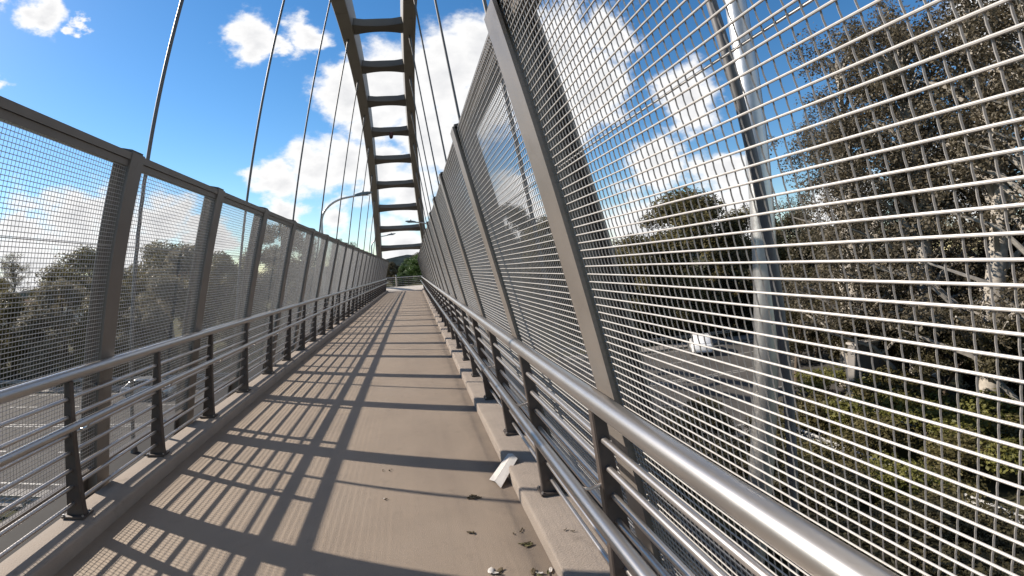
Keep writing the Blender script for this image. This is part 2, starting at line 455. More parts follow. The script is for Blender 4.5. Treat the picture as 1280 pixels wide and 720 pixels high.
def horiz_wire(b, s, z, r=.0024, n=6, seed=0):
    rr = random.Random(seed)
    dz = rr.uniform(-.0011, .0011)
    b.tube([FP(s, -HW - .004, z + dz, -.0030), FP(s, -HW * .33, z + dz + rr.uniform(-.0014, .0014), -.0032), FP(s, HW * .33, z + dz + rr.uniform(-.0014, .0014), -.0032), FP(s, HW + .004, z + dz, -.0030)], r, n, False)
def seam(b, s):
    # where two sheets of mesh overlap a second wire runs just below, behind the uprights
    for dz, d in ((-.0085, .0042),):
        b.tube([FP(s, -HW - .004, 1.972 + dz, d), FP(s, HW + .004, 1.972 + dz, d)], .0030, 6, False)
def fclip(b, s):
    for z in (.62, 1.30, 1.98):
        fbox(b, s, -.112, .112, z - .022, z + .022, -.0365, -.0305)
N0, N1 = -4, 23
fences = {}
for s, nm, lab in ((-1, 'mesh_fence', 'tall inward leaning steel mesh fence along the left edge of the footbridge'),
                   (1, 'mesh_fence', 'tall inward leaning steel mesh fence close by on the right edge of the footbridge')):
    F = thing(nm, lab, 'fence', (s * 1.9, 0, 0), 'mesh fences along the footbridge')
    fences[s] = F
    off = (-s * 1.9, 0, 0)
    pm = fpost_mesh(s)
    b = MB(); vert_wires(b, s, seed=5 + s); nv = len(b.f)
    for k, z in enumerate(HZ): horiz_wire(b, s, z, seed=k + 900 * s)
    seam(b, s)
    panel = b.mesh('mesh_panel', M['upright'], True)
    panel.materials.append(M['wire'])
    idx = np.zeros(len(b.f), dtype=np.int32); idx[nv:] = 1
    panel.polygons.foreach_set('material_index', idx)
    b = MB()
    sh_ = .03 if s > 0 else 0.
    fbox(b, s, -HW, HW, 2.598, 2.648, -.024 + sh_, .090 + sh_)
    fbox(b, s, -HW, HW, 2.548, 2.594, -.012 + sh_, .075 + sh_)
    trm = b.mesh('top_rail', M['post'])
    b = MB(); fbox(b, s, -HW, HW, .245, .28, -.008, .03); brm = b.mesh('bottom_rail', M['post'])
    b = MB(); fbox(b, s, -.084, .084, 2.6552, 2.672, -.012, .118); capm = b.mesh('post_cap', M['railpost'])
    b = MB(); fbox(b, s, -.1, .1, .905, .955, -.036, -.0305); clm = b.mesh('cleat', M['post'])
    for n in range(N0, N1 + 1):
        y = YF + n * S
        po = obj('post', pm, F, (off[0], y, 0))
        obj('post_cap', capm, po, (0, 0, 0)); obj('cleat', clm, po, (0, 0, 0))
        if n == N1: break
        yc = y + S / 2
        obj('top_rail', trm, F, (off[0], yc, 0))
        obj('bottom_rail', brm, F, (off[0], yc, 0))
        if s > 0 and n == -1:      # the bay nearest the viewer: every cross wire a piece of its own
            b = MB(); vert_wires(b, s, seed=99)
            P = obj('mesh_panel', b.mesh('upright_wires', M['upright'], True), F, (off[0], yc, 0))
            stuff(P)
            for k, z in enumerate(HZ):
                b = MB(); horiz_wire(b, s, z, n=8, seed=k + 4000)
                obj('cross_wire', b.mesh('cross_wire', M['wire'], True), P, (0, 0, 0))
            b = MB(); seam(b, s); obj('seam_wire', b.mesh('seam_wire', M['wire'], True), P, (0, 0, 0))
        else:
            stuff(obj('mesh_panel', panel, F, (off[0], yc, 0)))

# ------------------------------------------------------------------ railings
RL = .165
def RP(s, y, z, d=0.):        # d: inward
    return Vector((s * (1.518 + RL * (1.1 - z) - d), y, z))
BARS = [.945, .823, .70, .578, .455, .333, .21]
RS = 1.277; RY = 2.985
def rpost_mesh(s):
    b = MB()
    rings = []
    for z, w, t in ((.122, .078, .030), (.16, .070, .028), (.55, .046, .026), (.95, .030, .024), (1.06, .026, .024)):
        c = RP(s, 0, z)
        e = .006
        ring = [(c.x - w + e, -t, z), (c.x + w - e, -t, z), (c.x + w, -t + e, z), (c.x + w, t - e, z), (c.x + w - e, t, z), (c.x - w + e, t, z), (c.x - w, t - e, z), (c.x - w, -t + e, z)]
        rings.append(ring)
    b.loft(rings)
    return b.mesh('post', M['railpost'])
def bplate_mesh(s):
    b = MB(); c = RP(s, 0, .11)
    b.box(c.x - .095, c.x + .095, -.065, .065, .106, .121)
    b.box(c.x - .085, c.x + .085, -.055, .055, .099, .1065)
    return b.mesh('base_plate', M['railpost'])
def bolt_mesh(s):
    b = MB(); c = RP(s, 0, .11)
    for dx in (-.083, .083):
        for dy in (-.05, .05):
            b.tube([(c.x + dx, dy, .1212), (c.x + dx, dy, .132)], .0085, 6)
    return b.mesh('bolts', M['bolt'])
def bracket_mesh(s):
    b = MB()
    b.tube([RP(s, 0, .75, .02), RP(s, 0, .735, .085), RP(s, 0, .75, .14), RP(s, 0, .785, .163)], .008, 8)
    return b.mesh('handrail_bracket', M['bar'], True)
for s, lab in ((-1, 'low steel railing with round handrail along the left kerb, in front of the mesh fence'),
               (1, 'low steel railing with shiny round handrail along the right kerb')):
    T = thing('railing', lab, 'railing', (s * 1.67, 0, .1), 'railings along the footbridge')
    off = Vector((-s * 1.67, 0, -.1))
    k0, k1 = -12, 31
    ya, yb = RY + k0 * RS - .15, RY + k1 * RS + .15
    def lin(name, z, d, r, mat, n):
        b = MB(); m = 24
        b.tube([RP(s, ya + (yb - ya) * i / m, z, d) for i in range(m + 1)], r, n)
        o = b.build(name, mat, T, True); o.location = off; return o
    lin('top_rail', 1.1, 0, .039, M['rail'], 28)
    lin('inner_handrail', .805, .168, .025, M['rail'], 18)
    for z in BARS: lin('bar', z, 0, .0135, M['bar'], 12)
    pm, bm_, bo, br = rpost_mesh(s), bplate_mesh(s), bolt_mesh(s), bracket_mesh(s)
    for k in range(k0, k1 + 1):
        P = obj('post', pm, T, off + Vector((0, RY + k * RS, 0)))
        obj('base_plate', bm_, P, (0, 0, 0)); obj('handrail_bracket', br, P, (0, 0, 0))
        if -3 < k < 8: stuff(obj('anchor_bolts', bo, P, (0, 0, 0)))

# ------------------------------------------------------------------ tied arch over the path
AH, AC, AY, AQ = 9.273, .0110954, 15.6437, -2.31248e-6
def az_(y): d = abs(y - AY); return AH - AC * d * d - AQ * d ** 4
def ahw(z): return .7888 + .15703 * (AH - z)
RW, RD = .40, .55
arch = thing('arch', 'grey steel double arch spanning over the footbridge with cross struts between its ribs', 'arch', (0, 0, -.3))
AOFF = (0, 0, .3)
ysA = [AY + (-33.6 + 67.2 * k / 96) for k in range(97)]
for s in (-1, 1):
    b = MB(); rings = []
    for y in ysA:
        z = az_(y); dz = (az_(y + .01) - az_(y - .01)) / .02
        t = Vector((0, 1, dz)).normalized(); nrm = Vector((0, -t.z, t.y))
        xi = ahw(z); lx = Vector((-s * .157, 0, 1)).normalized()
        up_ = (nrm + Vector((-s * .157 * nrm.z, 0, 0)))
        c0 = Vector((s * xi, y, z))
        w = Vector((s * RW, 0, 0)); e = .02
        ring = [c0 + w * (e / RW), c0 + w * (1 - e / RW), c0 + w + up_ * e, c0 + w + up_ * (RD - e), c0 + w * (1 - e / RW) + up_ * RD, c0 + w * (e / RW) + up_ * RD, c0 + up_ * (RD - e), c0 + up_ * e]
        rings.append(ring if s < 0 else ring[::-1])
    b.loft(rings)
    o = b.build('rib', M['arch'], arch); o.location = AOFF
for i in range(-8, 9):
    y = 14.727 + 3.1773 * i
    z = az_(y)
    if z < 2.9: continue
    dz = (az_(y + .01) - az_(y - .01)) / .02
    t = Vector((0, 1, dz)).normalized(); nrm = Vector((0, -t.z, t.y))
    hw_ = ahw(z)
    b = MB(); rings = []
    for k in range(17):
        u = k / 16 * 2 - 1
        q = .21 + .18 * abs(u) ** 2.0
        if abs(u) > .92: q = .345
        c = Vector((u * (hw_ + .02), y, z)) + nrm * .06
        
        rings.append([c - t * q, c + t * q, c + t * q + nrm * .24, c - t * q + nrm * .24])
    b.loft(rings)
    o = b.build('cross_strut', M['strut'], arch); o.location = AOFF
    b = MB()
    c = Vector((0, y, z)) + nrm * .301
    for sg in (-1, 1):
        q = t * (.14 * sg)
        b.add([c + Vector((-hw_ * .72, 0, 0)) + q - t * .02, c + Vector((hw_ * .72, 0, 0)) + q - t * .02, c + Vector((hw_ * .72, 0, 0)) + q + t * .02, c + Vector((-hw_ * .72, 0, 0)) + q + t * .02,
               c + Vector((-hw_ * .72, 0, 0)) + q - t * .02 + nrm * .05, c + Vector((hw_ * .72, 0, 0)) + q - t * .02 + nrm * .05, c + Vector((hw_ * .72, 0, 0)) + q + t * .02 + nrm * .05, c + Vector((-hw_ * .72, 0, 0)) + q + t * .02 + nrm * .05],
              [(3, 2, 1, 0), (4, 5, 6, 7), (0, 1, 5, 4), (1, 2, 6, 5), (2, 3, 7, 6), (3, 0, 4, 7)])
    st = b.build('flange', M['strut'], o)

# small dark object on the fourth strut
y = 14.727 + 3.1773 * 3; z = az_(y)
L = thing('hanging_lamp', 'small dark maroon object hanging from an arch cross strut', 'lamp', (.06, y - .30, z - .28))
b = MB()
b.tube([(0, 0, .36), (0, 0, .20)], .02, 8); b.build('stem', M['maroon'], L, True)
b = MB()
b.tube([(0, 0, .34), (0, 0, .30), (0, 0, .18), (0, 0, .06), (0, 0, 0)], [.05, .10, .11, .09, .05], 12)
b.build('body', M['maroon'], L, True)

# ------------------------------------------------------------------ hanger rods
for s, side in ((-1, 'left'), (1, 'right')):
    cnt = 0
    for i in range(-1, 12):
        y = 5.0486 + 3.4065 * i - (.15 if s > 0 else 0)
        zt_ = az_(y) + .02
        if zt_ < 3.2: continue
        xt_ = ahw(zt_) + .2; xb = ahw(-.54) + .2
        lab = 'thin dark hanger rod from arch to deck on the %s, %s along the fence' % (side, nord(i))
        if i == -1: lab = 'thin dark hanger rod from arch to deck on the %s beside the viewer' % side
        H = thing('hanger_rod', lab, 'cable', (s * xb, y, -.55), 'hanger rods of the arch')
        top = Vector((s * (xt_ - xb), 0, zt_ + .55))
        b = MB(); b.tube([(0, 0, 0), top * .5, top], .0225, 10); b.build('rod', M['cable'], H, True)
        b = MB(); b.tube([top * .955, top * .965, top * .99], [.026, .04, .04], 10); b.build('top_socket', M['cable'], H, True)
        b = MB(); b.tube([(0, 0, 0), top * .05, top * .06], [.045, .045, .026], 10); b.build('bottom_socket', M['cable'], H, True)

# ------------------------------------------------------------------ street lamps
def lamp(x, y, lab, rise=1.1, reach=2.0, zb=None, r=.115):
    s = -1 if x > 0 else 1
    zb = float(height(np.array(x), np.array(y))) if zb is None else zb
    T = thing('street_lamp', lab, 'street lamp', (x, y, zb), 'street lamps beside the footbridge')
    ztop = 3.95 - zb
    b = MB()
    b.tube([(0, 0, 0), (0, 0, 2), (0, 0, ztop * .5), (0, 0, ztop)], [r * 1.12, r * 1.04, r, r * .78], 24)
    b.build('pole', M['lamp'], T, True)
    pts = [Vector((0, 0, ztop - .02))]
    for k in range(1, 15):
        a = k / 14 * R(84)
        pts.append(Vector((s * 1.35 * (1 - math.cos(a)), 0, ztop + 1.02 * math.sin(a))))
    pts.append(pts[-1] + Vector((s * .35, 0, .05)))
    b = MB(); n = len(pts)
    b.tube(pts, [r * .74 + (.045 - r * .74) * min(1, i / (n * .7)) for i in range(n)], 16)
    b.build('arm', M['lamp'], T, True)
    e = pts[-1]
    b = MB(); rings = []
    for u, w, h0, h1 in ((-.06, .05, -.04, .04), (.05, .09, -.05, .06), (.25, .15, -.05, .075), (.5, .15, -.04, .06), (.66, .10, -.02, .035), (.70, .05, -.01, .02)):
        px = e.x + s * u; pz = e.z + .02 + u * .11
        ring = [(px, -w, pz + h0), (px, w, pz + h0), (px, w * .8, pz + h1), (px, -w * .8, pz + h1)]
        rings.append(ring if s < 0 else ring[::-1])
    b.loft(rings)
    hd = b.build('lamp_head', M['lamphead'], T)
    b = MB(); b.box(min(e.x + s * .2, e.x + s * .55), max(e.x + s * .2, e.x + s * .55), -.11, .11, e.z - .012, e.z + .0); b.build('lens', M['glass'], hd)
    b = MB(); px = e.x + s * .3; b.tube([(px, 0, e.z + .11), (px, 0, e.z + .20)], [.045, .035], 10); b.build('light_sensor', M['lamphead'], hd, True)
lamp(2.8, 2.25, 'thick grey lamp post standing just outside the right mesh fence', r=.082)
lamp(-3.0, 21.3, 'curved street lamp rising over the left fence in mid distance', r=.085)
lamp(-2.85, 44.9, 'farther curved street lamp by the foot of the arch on the left', r=.085)
lamp(2.7, 34.4, 'street lamp reaching in from the right behind the far right fence', r=.085)

# ------------------------------------------------------------------ far landing furniture
T = thing('end_railing', 'low metal railing across the far end of the footbridge', 'railing', (0, 48.2, .2))
b = MB(); b.tube([(-6, 0, .92), (6.5, 0, .92)], .035, 10); b.build('top_rail', M['bar'], T, True)
for z in (.2, .38, .56, .74):
    b = MB(); b.tube([(-6, 0, z), (6.5, 0, z)], .014, 6); b.build('bar', M['bar'], T, True)
b = MB(); b.box(-.03, .03, -.03, .03, 0, .9); me = b.mesh('post', M['railpost'])
for k in range(9): obj('post', me, T, (-5.9 + k * 1.55, 0, 0))
T = thing('bollard', 'pale slim post standing on the landing at the far end of the path', 'bollard', (-.86, 47.4, .23))
b = MB(); b.tube([(0, 0, 0), (0, 0, .95), (0, 0, 1.0)], [.07, .065, .04], 12); b.build('shaft', M['path'], T, True)
b = MB(); b.tube([(0, 0, 1.02), (0, 0, 1.10), (0, 0, 1.16)], [.09, .10, .04], 12); b.build('cap', M['lamphead'], T, True)

# ------------------------------------------------------------------ trees
def leaf_cloud(rng, centers, radii, nleaf, size, flat=.75, shell=.55):
    C = np.array(centers); Rd = np.array(radii)
    p = Rd ** 2; p = p / p.sum()
    idx = rng.choice(len(C), nleaf, p=p)
    d = rng.normal(size=(nleaf, 3)); d /= np.linalg.norm(d, axis=1)[:, None]
    rr = rng.random(nleaf) ** shell
    pos = C[idx] + d * (rr * Rd[idx])[:, None] * np.array([1, 1, flat])
    nrm = d * .8 + rng.normal(size=(nleaf, 3)) * .7 + np.array([0, 0, .35]); nrm /= np.linalg.norm(nrm, axis=1)[:, None]
    a = np.cross(nrm, rng.normal(size=(nleaf, 3))); a /= np.linalg.norm(a, axis=1)[:, None]
    bb = np.cross(nrm, a)
    sz = size * rng.uniform(.55, 1.3, nleaf)[:, None]
    asp = rng.uniform(.35, .7, nleaf)[:, None]
    V = np.stack([pos - a * sz, pos - bb * sz * asp, pos + a * sz, pos + bb * sz * asp], 1).reshape(-1, 3)
    me = bpy.data.meshes.new('crown')
    me.vertices.add(len(V)); me.vertices.foreach_set('co', V.ravel())
    me.loops.add(len(V)); me.loops.foreach_set('vertex_index', np.arange(len(V), dtype=np.int32))
    me.polygons.add(nleaf); me.polygons.foreach_set('loop_start', np.arange(0, len(V), 4, dtype=np.int32))
    try: me.polygons.foreach_set('loop_total', np.full(nleaf, 4, dtype=np.int32))
    except Exception: pass
    me.update(calc_edges=True)
    return me
def tree_proto(kind, seed):
    rng = np.random.default_rng(seed); r = random.Random(seed)
    b = MB(); cs, rs = [], []
    if kind == 'dome':          # wide dense dome, unit height 1 -> 10 m
        H = 10
        b.tube([(0, 0, 0), (.1, 0, 1.5), (0, .1, 3.2), (.1, 0, 6)], [.38, .30, .24, .08], 10)
        for k in range(46):
            a = r.uniform(0, 6.283); e = r.uniform(-.15, 1) ; rad = 4.0 * math.sqrt(max(0, 1 - max(0, e) ** 2)) * r.uniform(.45, 1)
            c = (math.cos(a) * rad, math.sin(a) * rad, 5.2 + 3.9 * e * r.uniform(.75, 1)); cs.append(c); rs.append(r.uniform(.8, 1.5))
            if k % 4 == 0: b.tube([(0, 0, 3), (c[0] * .5, c[1] * .5, 3 + (c[2] - 3) * .6), c], [.14, .08, .03], 6)
        nl, sz, fl = 34000, .1, .8
    elif kind == 'tall':        # tall open crown with gaps, like a gum or casuarina
        b.tube([(0, 0, 0), (.15, .05, 3), (-.1, .1, 6), (.1, 0, 9), (0, 0, 12)], [.30, .25, .19, .11, .03], 10)
        for k in range(52):
            h = r.uniform(3.0, 12.6); a = r.uniform(0, 6.283); q = (12.9 - h) / 9.5
            rad = (.7 + 2.6 * q ** .8) * r.uniform(.45, 1)
            c = (math.cos(a) * rad, math.sin(a) * rad, h); 
            b.tube([(0, 0, h - rad * .6 - .4), (c[0] * .5, c[1] * .5, h - rad * .2), c], [.09, .055, .02], 5)
            for j in range(5):
                cs.append((c[0] + r.uniform(-.85, .85), c[1] + r.uniform(-.85, .85), c[2] + r.uniform(-.5, .6))); rs.append(r.uniform(.28, .62))
        nl, sz, fl = 30000, .05, .8
    elif kind == 'mass':        # dense crown right down to the ground
        b.tube([(0, 0, 0), (.1, 0, 2), (0, .1, 4), (.1, 0, 7)], [.34, .28, .2, .06], 10)
        for k in range(70):
            a = r.uniform(0, 6.283); e = r.uniform(0, 1); rad = 4.1 * (1 - e ** 2.6) ** .5 * r.uniform(.5, 1) * (.8 + .2 * min(1, e * 4))
            c = (math.cos(a) * rad, math.sin(a) * rad, .7 + 8.4 * e); cs.append(c); rs.append(r.uniform(.7, 1.35))
            if k % 7 == 0: b.tube([(0, 0, c[2] * .5), (c[0] * .5, c[1] * .5, c[2] * .8), c], [.13, .07, .03], 6)
        nl, sz, fl = 46000, .11, .85
    elif kind == 'broad':
        b.tube([(0, 0, 0), (.1, .1, 1.5), (0, .1, 3), (.2, 0, 5)], [.27, .21, .17, .06], 10)
        for k in range(26):
            a = r.uniform(0, 6.283); e = r.uniform(-.35, 1); rad = 2.8 * math.sqrt(max(0, 1 - e * e)) * r.uniform(.4, 1.05)
            c = (math.cos(a) * rad, math.sin(a) * rad, 5.0 + 2.7 * e); cs.append(c); rs.append(r.uniform(.6, 1.15))
            if k % 2 == 0: b.tube([(0, 0, 2.6), (c[0] * .45, c[1] * .45, 2.6 + (c[2] - 2.6) * .55), c], [.11, .06, .02], 6)
        nl, sz, fl = 26000, .085, .75
    else:                       # shrub
        for k in range(9):
            a = r.uniform(0, 6.283); rad = r.uniform(.1, .75); c = (math.cos(a) * rad, math.sin(a) * rad, r.uniform(.45, 1.35)); cs.append(c); rs.append(r.uniform(.3, .55))
            b.tube([(0, 0, 0), (c[0] * .4, c[1] * .4, c[2] * .6), c], [.03, .02, .008], 5)
        nl, sz, fl = 5000, .05, .85
    crown = leaf_cloud(rng, cs, rs, nl, sz, fl)
    return b, crown
PROT = {}
def tree(kind, var, leaf, x, y, h, lab, grp, name='tree', cat='tree', bark='bark', wide=1., zb=None):
    key = (kind, var, leaf, bark)
    if key not in PROT:
        b, cr = tree_proto(kind, hash(kind) % 1 + var * 13 + len(kind)) if (kind, var) not in PROT else (None, None)
        cr.materials.append(M[leaf])
        PROT[key] = (b.mesh('trunk', M[bark], True), cr)
    tm, cr = PROT[key]
    base = {'dome': 10., 'mass': 10., 'tall': 13., 'broad': 8.4, 'shrub': 1.8}[kind]
    zb = float(height(np.array(float(x)), np.array(float(y)))) if zb is None else zb
    T = thing(name, lab, cat, (x, y, zb - .05), grp, random.uniform(0, 6.28))
    k = h / base; T.scale = (k * wide, k * wide, k)
    obj('trunk', tm, T, (0, 0, 0)); obj('crown', cr, T, (0, 0, 0))
    return T
# right of the bridge
G1 = 'trees beyond the right fence'
tree('mass', 0, 'leaf_olive', 28.2, 44.5, 15.0, 'large dome shaped olive green tree seen through the right mesh fence', G1, wide=1.28)
tree('mass', 1, 'leaf_dark', 16.5, 47.0, 10.5, 'dark round tree left of the large dome tree, behind the right mesh', G1)
tree('mass', 1, 'leaf_dark', 41, 41.5, 12.5, 'dark rounded tree to the right of the large dome tree', G1)
for i, (x, y, h, v, w, lf, what) in enumerate([
    (23.5, 19.5, 15.5, 0, 1.0, 'leaf_twig', 'tall wispy dark tree just right of the lamp post, farthest of the roadside row'),
    (22.6, 14.0, 19.0, 1, 1.2, 'leaf_twig', 'tall dark tree with sky showing through its crown, second in the roadside row'),
    (22.9, 10.4, 21.0, 2, 1.2, 'leaf_twig', 'tallest dark tree near the right edge behind the mesh'),
    (24.5, 5.6, 20.0, 0, 1.2, 'leaf_twig', 'tall dark tree at the far right edge behind the mesh'),
    (27.5, 13.0, 19.0, 1, 1.1, 'leaf_twig', 'tall greyish tree standing behind the roadside row on the right'),
    (31, 20, 17.0, 2, 1.1, 'leaf_twig', 'greyish open crowned tree behind the lamp post on the right'),
    (28, 3.5, 20.0, 2, 1.2, 'leaf_twig', 'tall dark tree partly outside the right edge of view'),
    (21.6, 17.2, 18.5, 2, 1.1, 'leaf_twig', 'tall dark twiggy tree nearest the road in the roadside row'),
    (25.5, 16.2, 20.0, 0, 1.15, 'leaf_twig', 'very tall dark tree behind the roadside row, right of the lamp post'),
    (21.8, 7.6, 20.0, 1, 1.15, 'leaf_twig', 'very tall dark tree in front at the right edge')]):
    tree('tall', v, lf, x, y, h, what, G1, bark='palebark', wide=w)
for (x, y, h, v, lf, what) in [
    (27.5, 25.5, 9.5, 0, 'leaf_dark', 'dense dark tree low behind the lamp post on the right'),
    (26.5, 18.0, 9.0, 1, 'leaf_dark', 'dense dark tree filling the gap behind the second tall roadside tree'),
    (27.5, 11.0, 9.5, 0, 'leaf_dark', 'dense dark tree behind the tallest roadside tree'),
    (28.5, 4.5, 9.5, 1, 'leaf_dark', 'dense dark tree low in the right edge of view'),
    (36, 30, 10.0, 1, 'leaf_olive', 'dense olive tree between the large dome tree and the lamp post'),
    (10.5, 49.0, 8.5, 0, 'leaf_dark', 'dark dense tree seen through the right mesh near its second post'),
    (20.8, 42.0, 10.0, 1, 'leaf_olive', 'olive bushy tree in front of the large dome tree on its left'),
    (35.0, 42.6, 13.0, 0, 'leaf_olive', 'olive tree right beside the large dome tree'),
    (24.6, 39.6, 7.6, 1, 'leaf_olive', 'low olive bush below the large dome tree'),
    (31.0, 39.6, 8.2, 0, 'leaf_dark', 'low dark bush below the large dome tree, by the lamp post'),
    (13.6, 45.5, 8.5, 1, 'leaf_olive', 'olive bushy tree seen just right of the big near fence post'),
    (54, 42.5, 12.0, 0, 'leaf_dark', 'dark tree farther along the road on the right')]:
    tree('mass', v, lf, x, y, h, what, G1, name='dense_tree')
for i, (x, y, h, v, lf, what) in enumerate([
    (21.6, 21.5, 4.6, 0, 'leaf_dark', 'dark bushy tree low beside the lamp post behind the right mesh'),
    (22.3, 17.0, 5.2, 1, 'leaf_dark', 'dark bushy tree under the second tall roadside tree'),
    (21.8, 12.2, 5.4, 0, 'leaf_dark', 'dark bushy tree under the tallest roadside tree'),
    (22.0, 8.2, 5.6, 1, 'leaf_dark', 'dark bushy tree low at the right edge behind the mesh'),
    (23.0, 4.5, 5.6, 0, 'leaf_dark', 'dark bushy tree low beyond the right edge'),
    (26, 25, 6.2, 1, 'leaf_olive', 'olive bushy tree in the gap left of the roadside row')]):
    tree('broad', v, lf, x, y, h, what, G1, name='bushy_tree', wide=1.25)
G2 = 'shrubs along the guard rails'
sh = [(20.4, 19, 1.7, 'leaf_yellow'), (20.2, 16.2, 2.2, 'leaf_yellow'), (20.6, 13.6, 2.6, 'leaf_olive'), (20.3, 11.2, 2.3, 'leaf_yellow'), (20.5, 9.0, 2.5, 'leaf_yellow'), (20.2, 6.9, 2.1, 'leaf_olive'),
      (13.6, 14.5, 1.7, 'leaf_olive'), (13.2, 11.4, 1.9, 'leaf_olive'), (13.7, 8.6, 1.7, 'leaf_yellow'), (12.0, 12.8, 1.8, 'leaf_olive'), (11.4, 9.8, 2.0, 'leaf_olive'), (12.4, 6.5, 1.9, 'leaf_olive'),
      (16.4, 15.0, 1.9, 'leaf_olive'), (17.6, 13.2, 2.2, 'leaf_yellow'), (16.3, 11.6, 1.8, 'leaf_olive'), (17.8, 10.0, 2.2, 'leaf_yellow'), (16.5, 8.2, 2.0, 'leaf_olive'), (17.7, 6.2, 2.2, 'leaf_yellow')]
for i, (x, y, h, lf) in enumerate(sh):
    row = ('behind the far right guard rail', 'before the near right guard rail', 'between the two right guard rails')[i // 6]
    tree('shrub', i % 2, lf, x, y, h, '%s shrub %s, %s from the main road' % ('yellowish' if lf == 'leaf_yellow' else 'olive', row, nord(i % 6).replace('nearest', 'first')), G2, name='shrub', cat='shrub', wide=1.5)
for (x, y, h, what) in [(8.2, 10.5, 3.0, 'dark scrub bush close under the right fence, left of the lamp post'), (8.6, 6.6, 3.2, 'dark scrub bush close under the right fence beside the lamp post'), (8.4, 3.4, 3.2, 'dark scrub bush close under the right fence at the bottom right corner'),
                        (10.6, 15.5, 2.4, 'dark scrub bush by the road left of the lamp post'), (9.8, 4.8, 2.9, 'dark scrub bush low in the bottom right corner')]:
    tree('broad', 1, 'leaf_dark', x, y, h, what, G2, name='scrub_bush', cat='shrub', wide=1.9)
# left of the bridge, across the road
G3 = 'trees across the road on the left'
lt = [(-62, 47, 12.5, 'broad', 0, 'leaf_grey', 'grey green tree at the left edge, across the road'), (-53, 52, 11.5, 'broad', 1, 'leaf_olive', 'olive tree second from the left edge, across the road'),
      (-45, 49, 12.5, 'tall', 0, 'leaf_olive', 'tall olive tree with brownish crown near the left edge'), (-39.5, 55, 14.0, 'dome', 1, 'leaf_olive', 'broad olive tree left of the near left fence post'),
      (-33, 50, 12.0, 'tall', 1, 'leaf_grey', 'greyish tree right behind the near left fence post'), (-27.5, 54, 13.5, 'dome', 0, 'leaf_olive', 'large olive tree seen through the second left panel'),
      (-22.5, 49, 12.0, 'broad', 0, 'leaf_grey', 'grey green tree seen through the third left panel'), (-19, 50, 11.0, 'broad', 1, 'leaf_olive', 'olive tree seen through the fourth left panel'),
      (-13.5, 56, 3.6, 'broad', 0, 'leaf_dark', 'small dark tree beyond the middle of the left fence'), (-7.1, 52, 5.6, 'tall', 2, 'leaf_green', 'green tree top showing above the far left fence'), (-6.0, 56.5, 5.4, 'tall', 0, 'leaf_dark', 'dark feathery tree top above the far left fence')]
for k, (x, y, h, lf, what) in enumerate([(-71, 45, 9.5, 'leaf_grey', 'brownish grey bushy tree at the far left edge of the roadside band'), (-58, 44, 8.6, 'leaf_olive', 'low olive tree in the roadside band near the left edge'),
      (-49.5, 43.5, 9.6, 'leaf_grey', 'pale brownish tree in the roadside band at left'), (-41, 43.5, 8.6, 'leaf_olive', 'olive bushy tree low in the roadside band, left of the near post'),
      (-34.5, 44, 9.4, 'leaf_grey', 'pale brownish tree low behind the near left fence post'), (-28, 43.5, 8.8, 'leaf_olive', 'olive bushy tree low in the second left panel'),
      (-22, 43, 9.2, 'leaf_grey', 'pale brownish tree low in the third left panel'), (-16.5, 44, 8.8, 'leaf_olive', 'olive bushy tree low in the fourth left panel'), (-11.5, 46, 8.0, 'leaf_grey', 'greyish bushy tree behind the middle of the left fence')]):
    tree('mass', k % 2, lf, x, y, h, what, G3, name='bushy_tree', wide=1.15)
for (x, y, h, kd, v, lf, what) in lt: tree(kd, v, lf, x, y, h, what, G3, bark='palebark' if lf != 'leaf_dark' else 'bark')
# at the far end
G4 = 'trees at the far end of the path'
for (x, y, h, kd, v, lf, what, wd) in [(3.0, 57, 5.0, 'mass', 0, 'leaf_green', 'bright green bushy tree right of the path at the far end', 1.35), (7.5, 64, 6.5, 'mass', 1, 'leaf_green', 'green tree behind the far right fence end', 1.),
      (-.4, 55, 1.7, 'mass', 1, 'leaf_green', 'low green bush behind the end railing', 1.6), (.6, 66, 3.7, 'mass', 0, 'leaf_green', 'green tree behind the middle of the end railing', 1.2), (-2.2, 72, 3.3, 'mass', 1, 'leaf_dark', 'dark bush left behind the end railing', 1.3),
      (-5.2, 78, 4.2, 'mass', 0, 'leaf_dark', 'dark tree behind the slim post at the far end', 1.3), (-8, 66, 5.0, 'broad', 0, 'leaf_dark', 'dark tree behind the far left fence end', 1.), (4, 90, 6.0, 'mass', 1, 'leaf_dark', 'dark tree far behind the bright green one', 1.6)]:
    tree(kd, v, lf, x, y, h, what, G4, wide=wd)

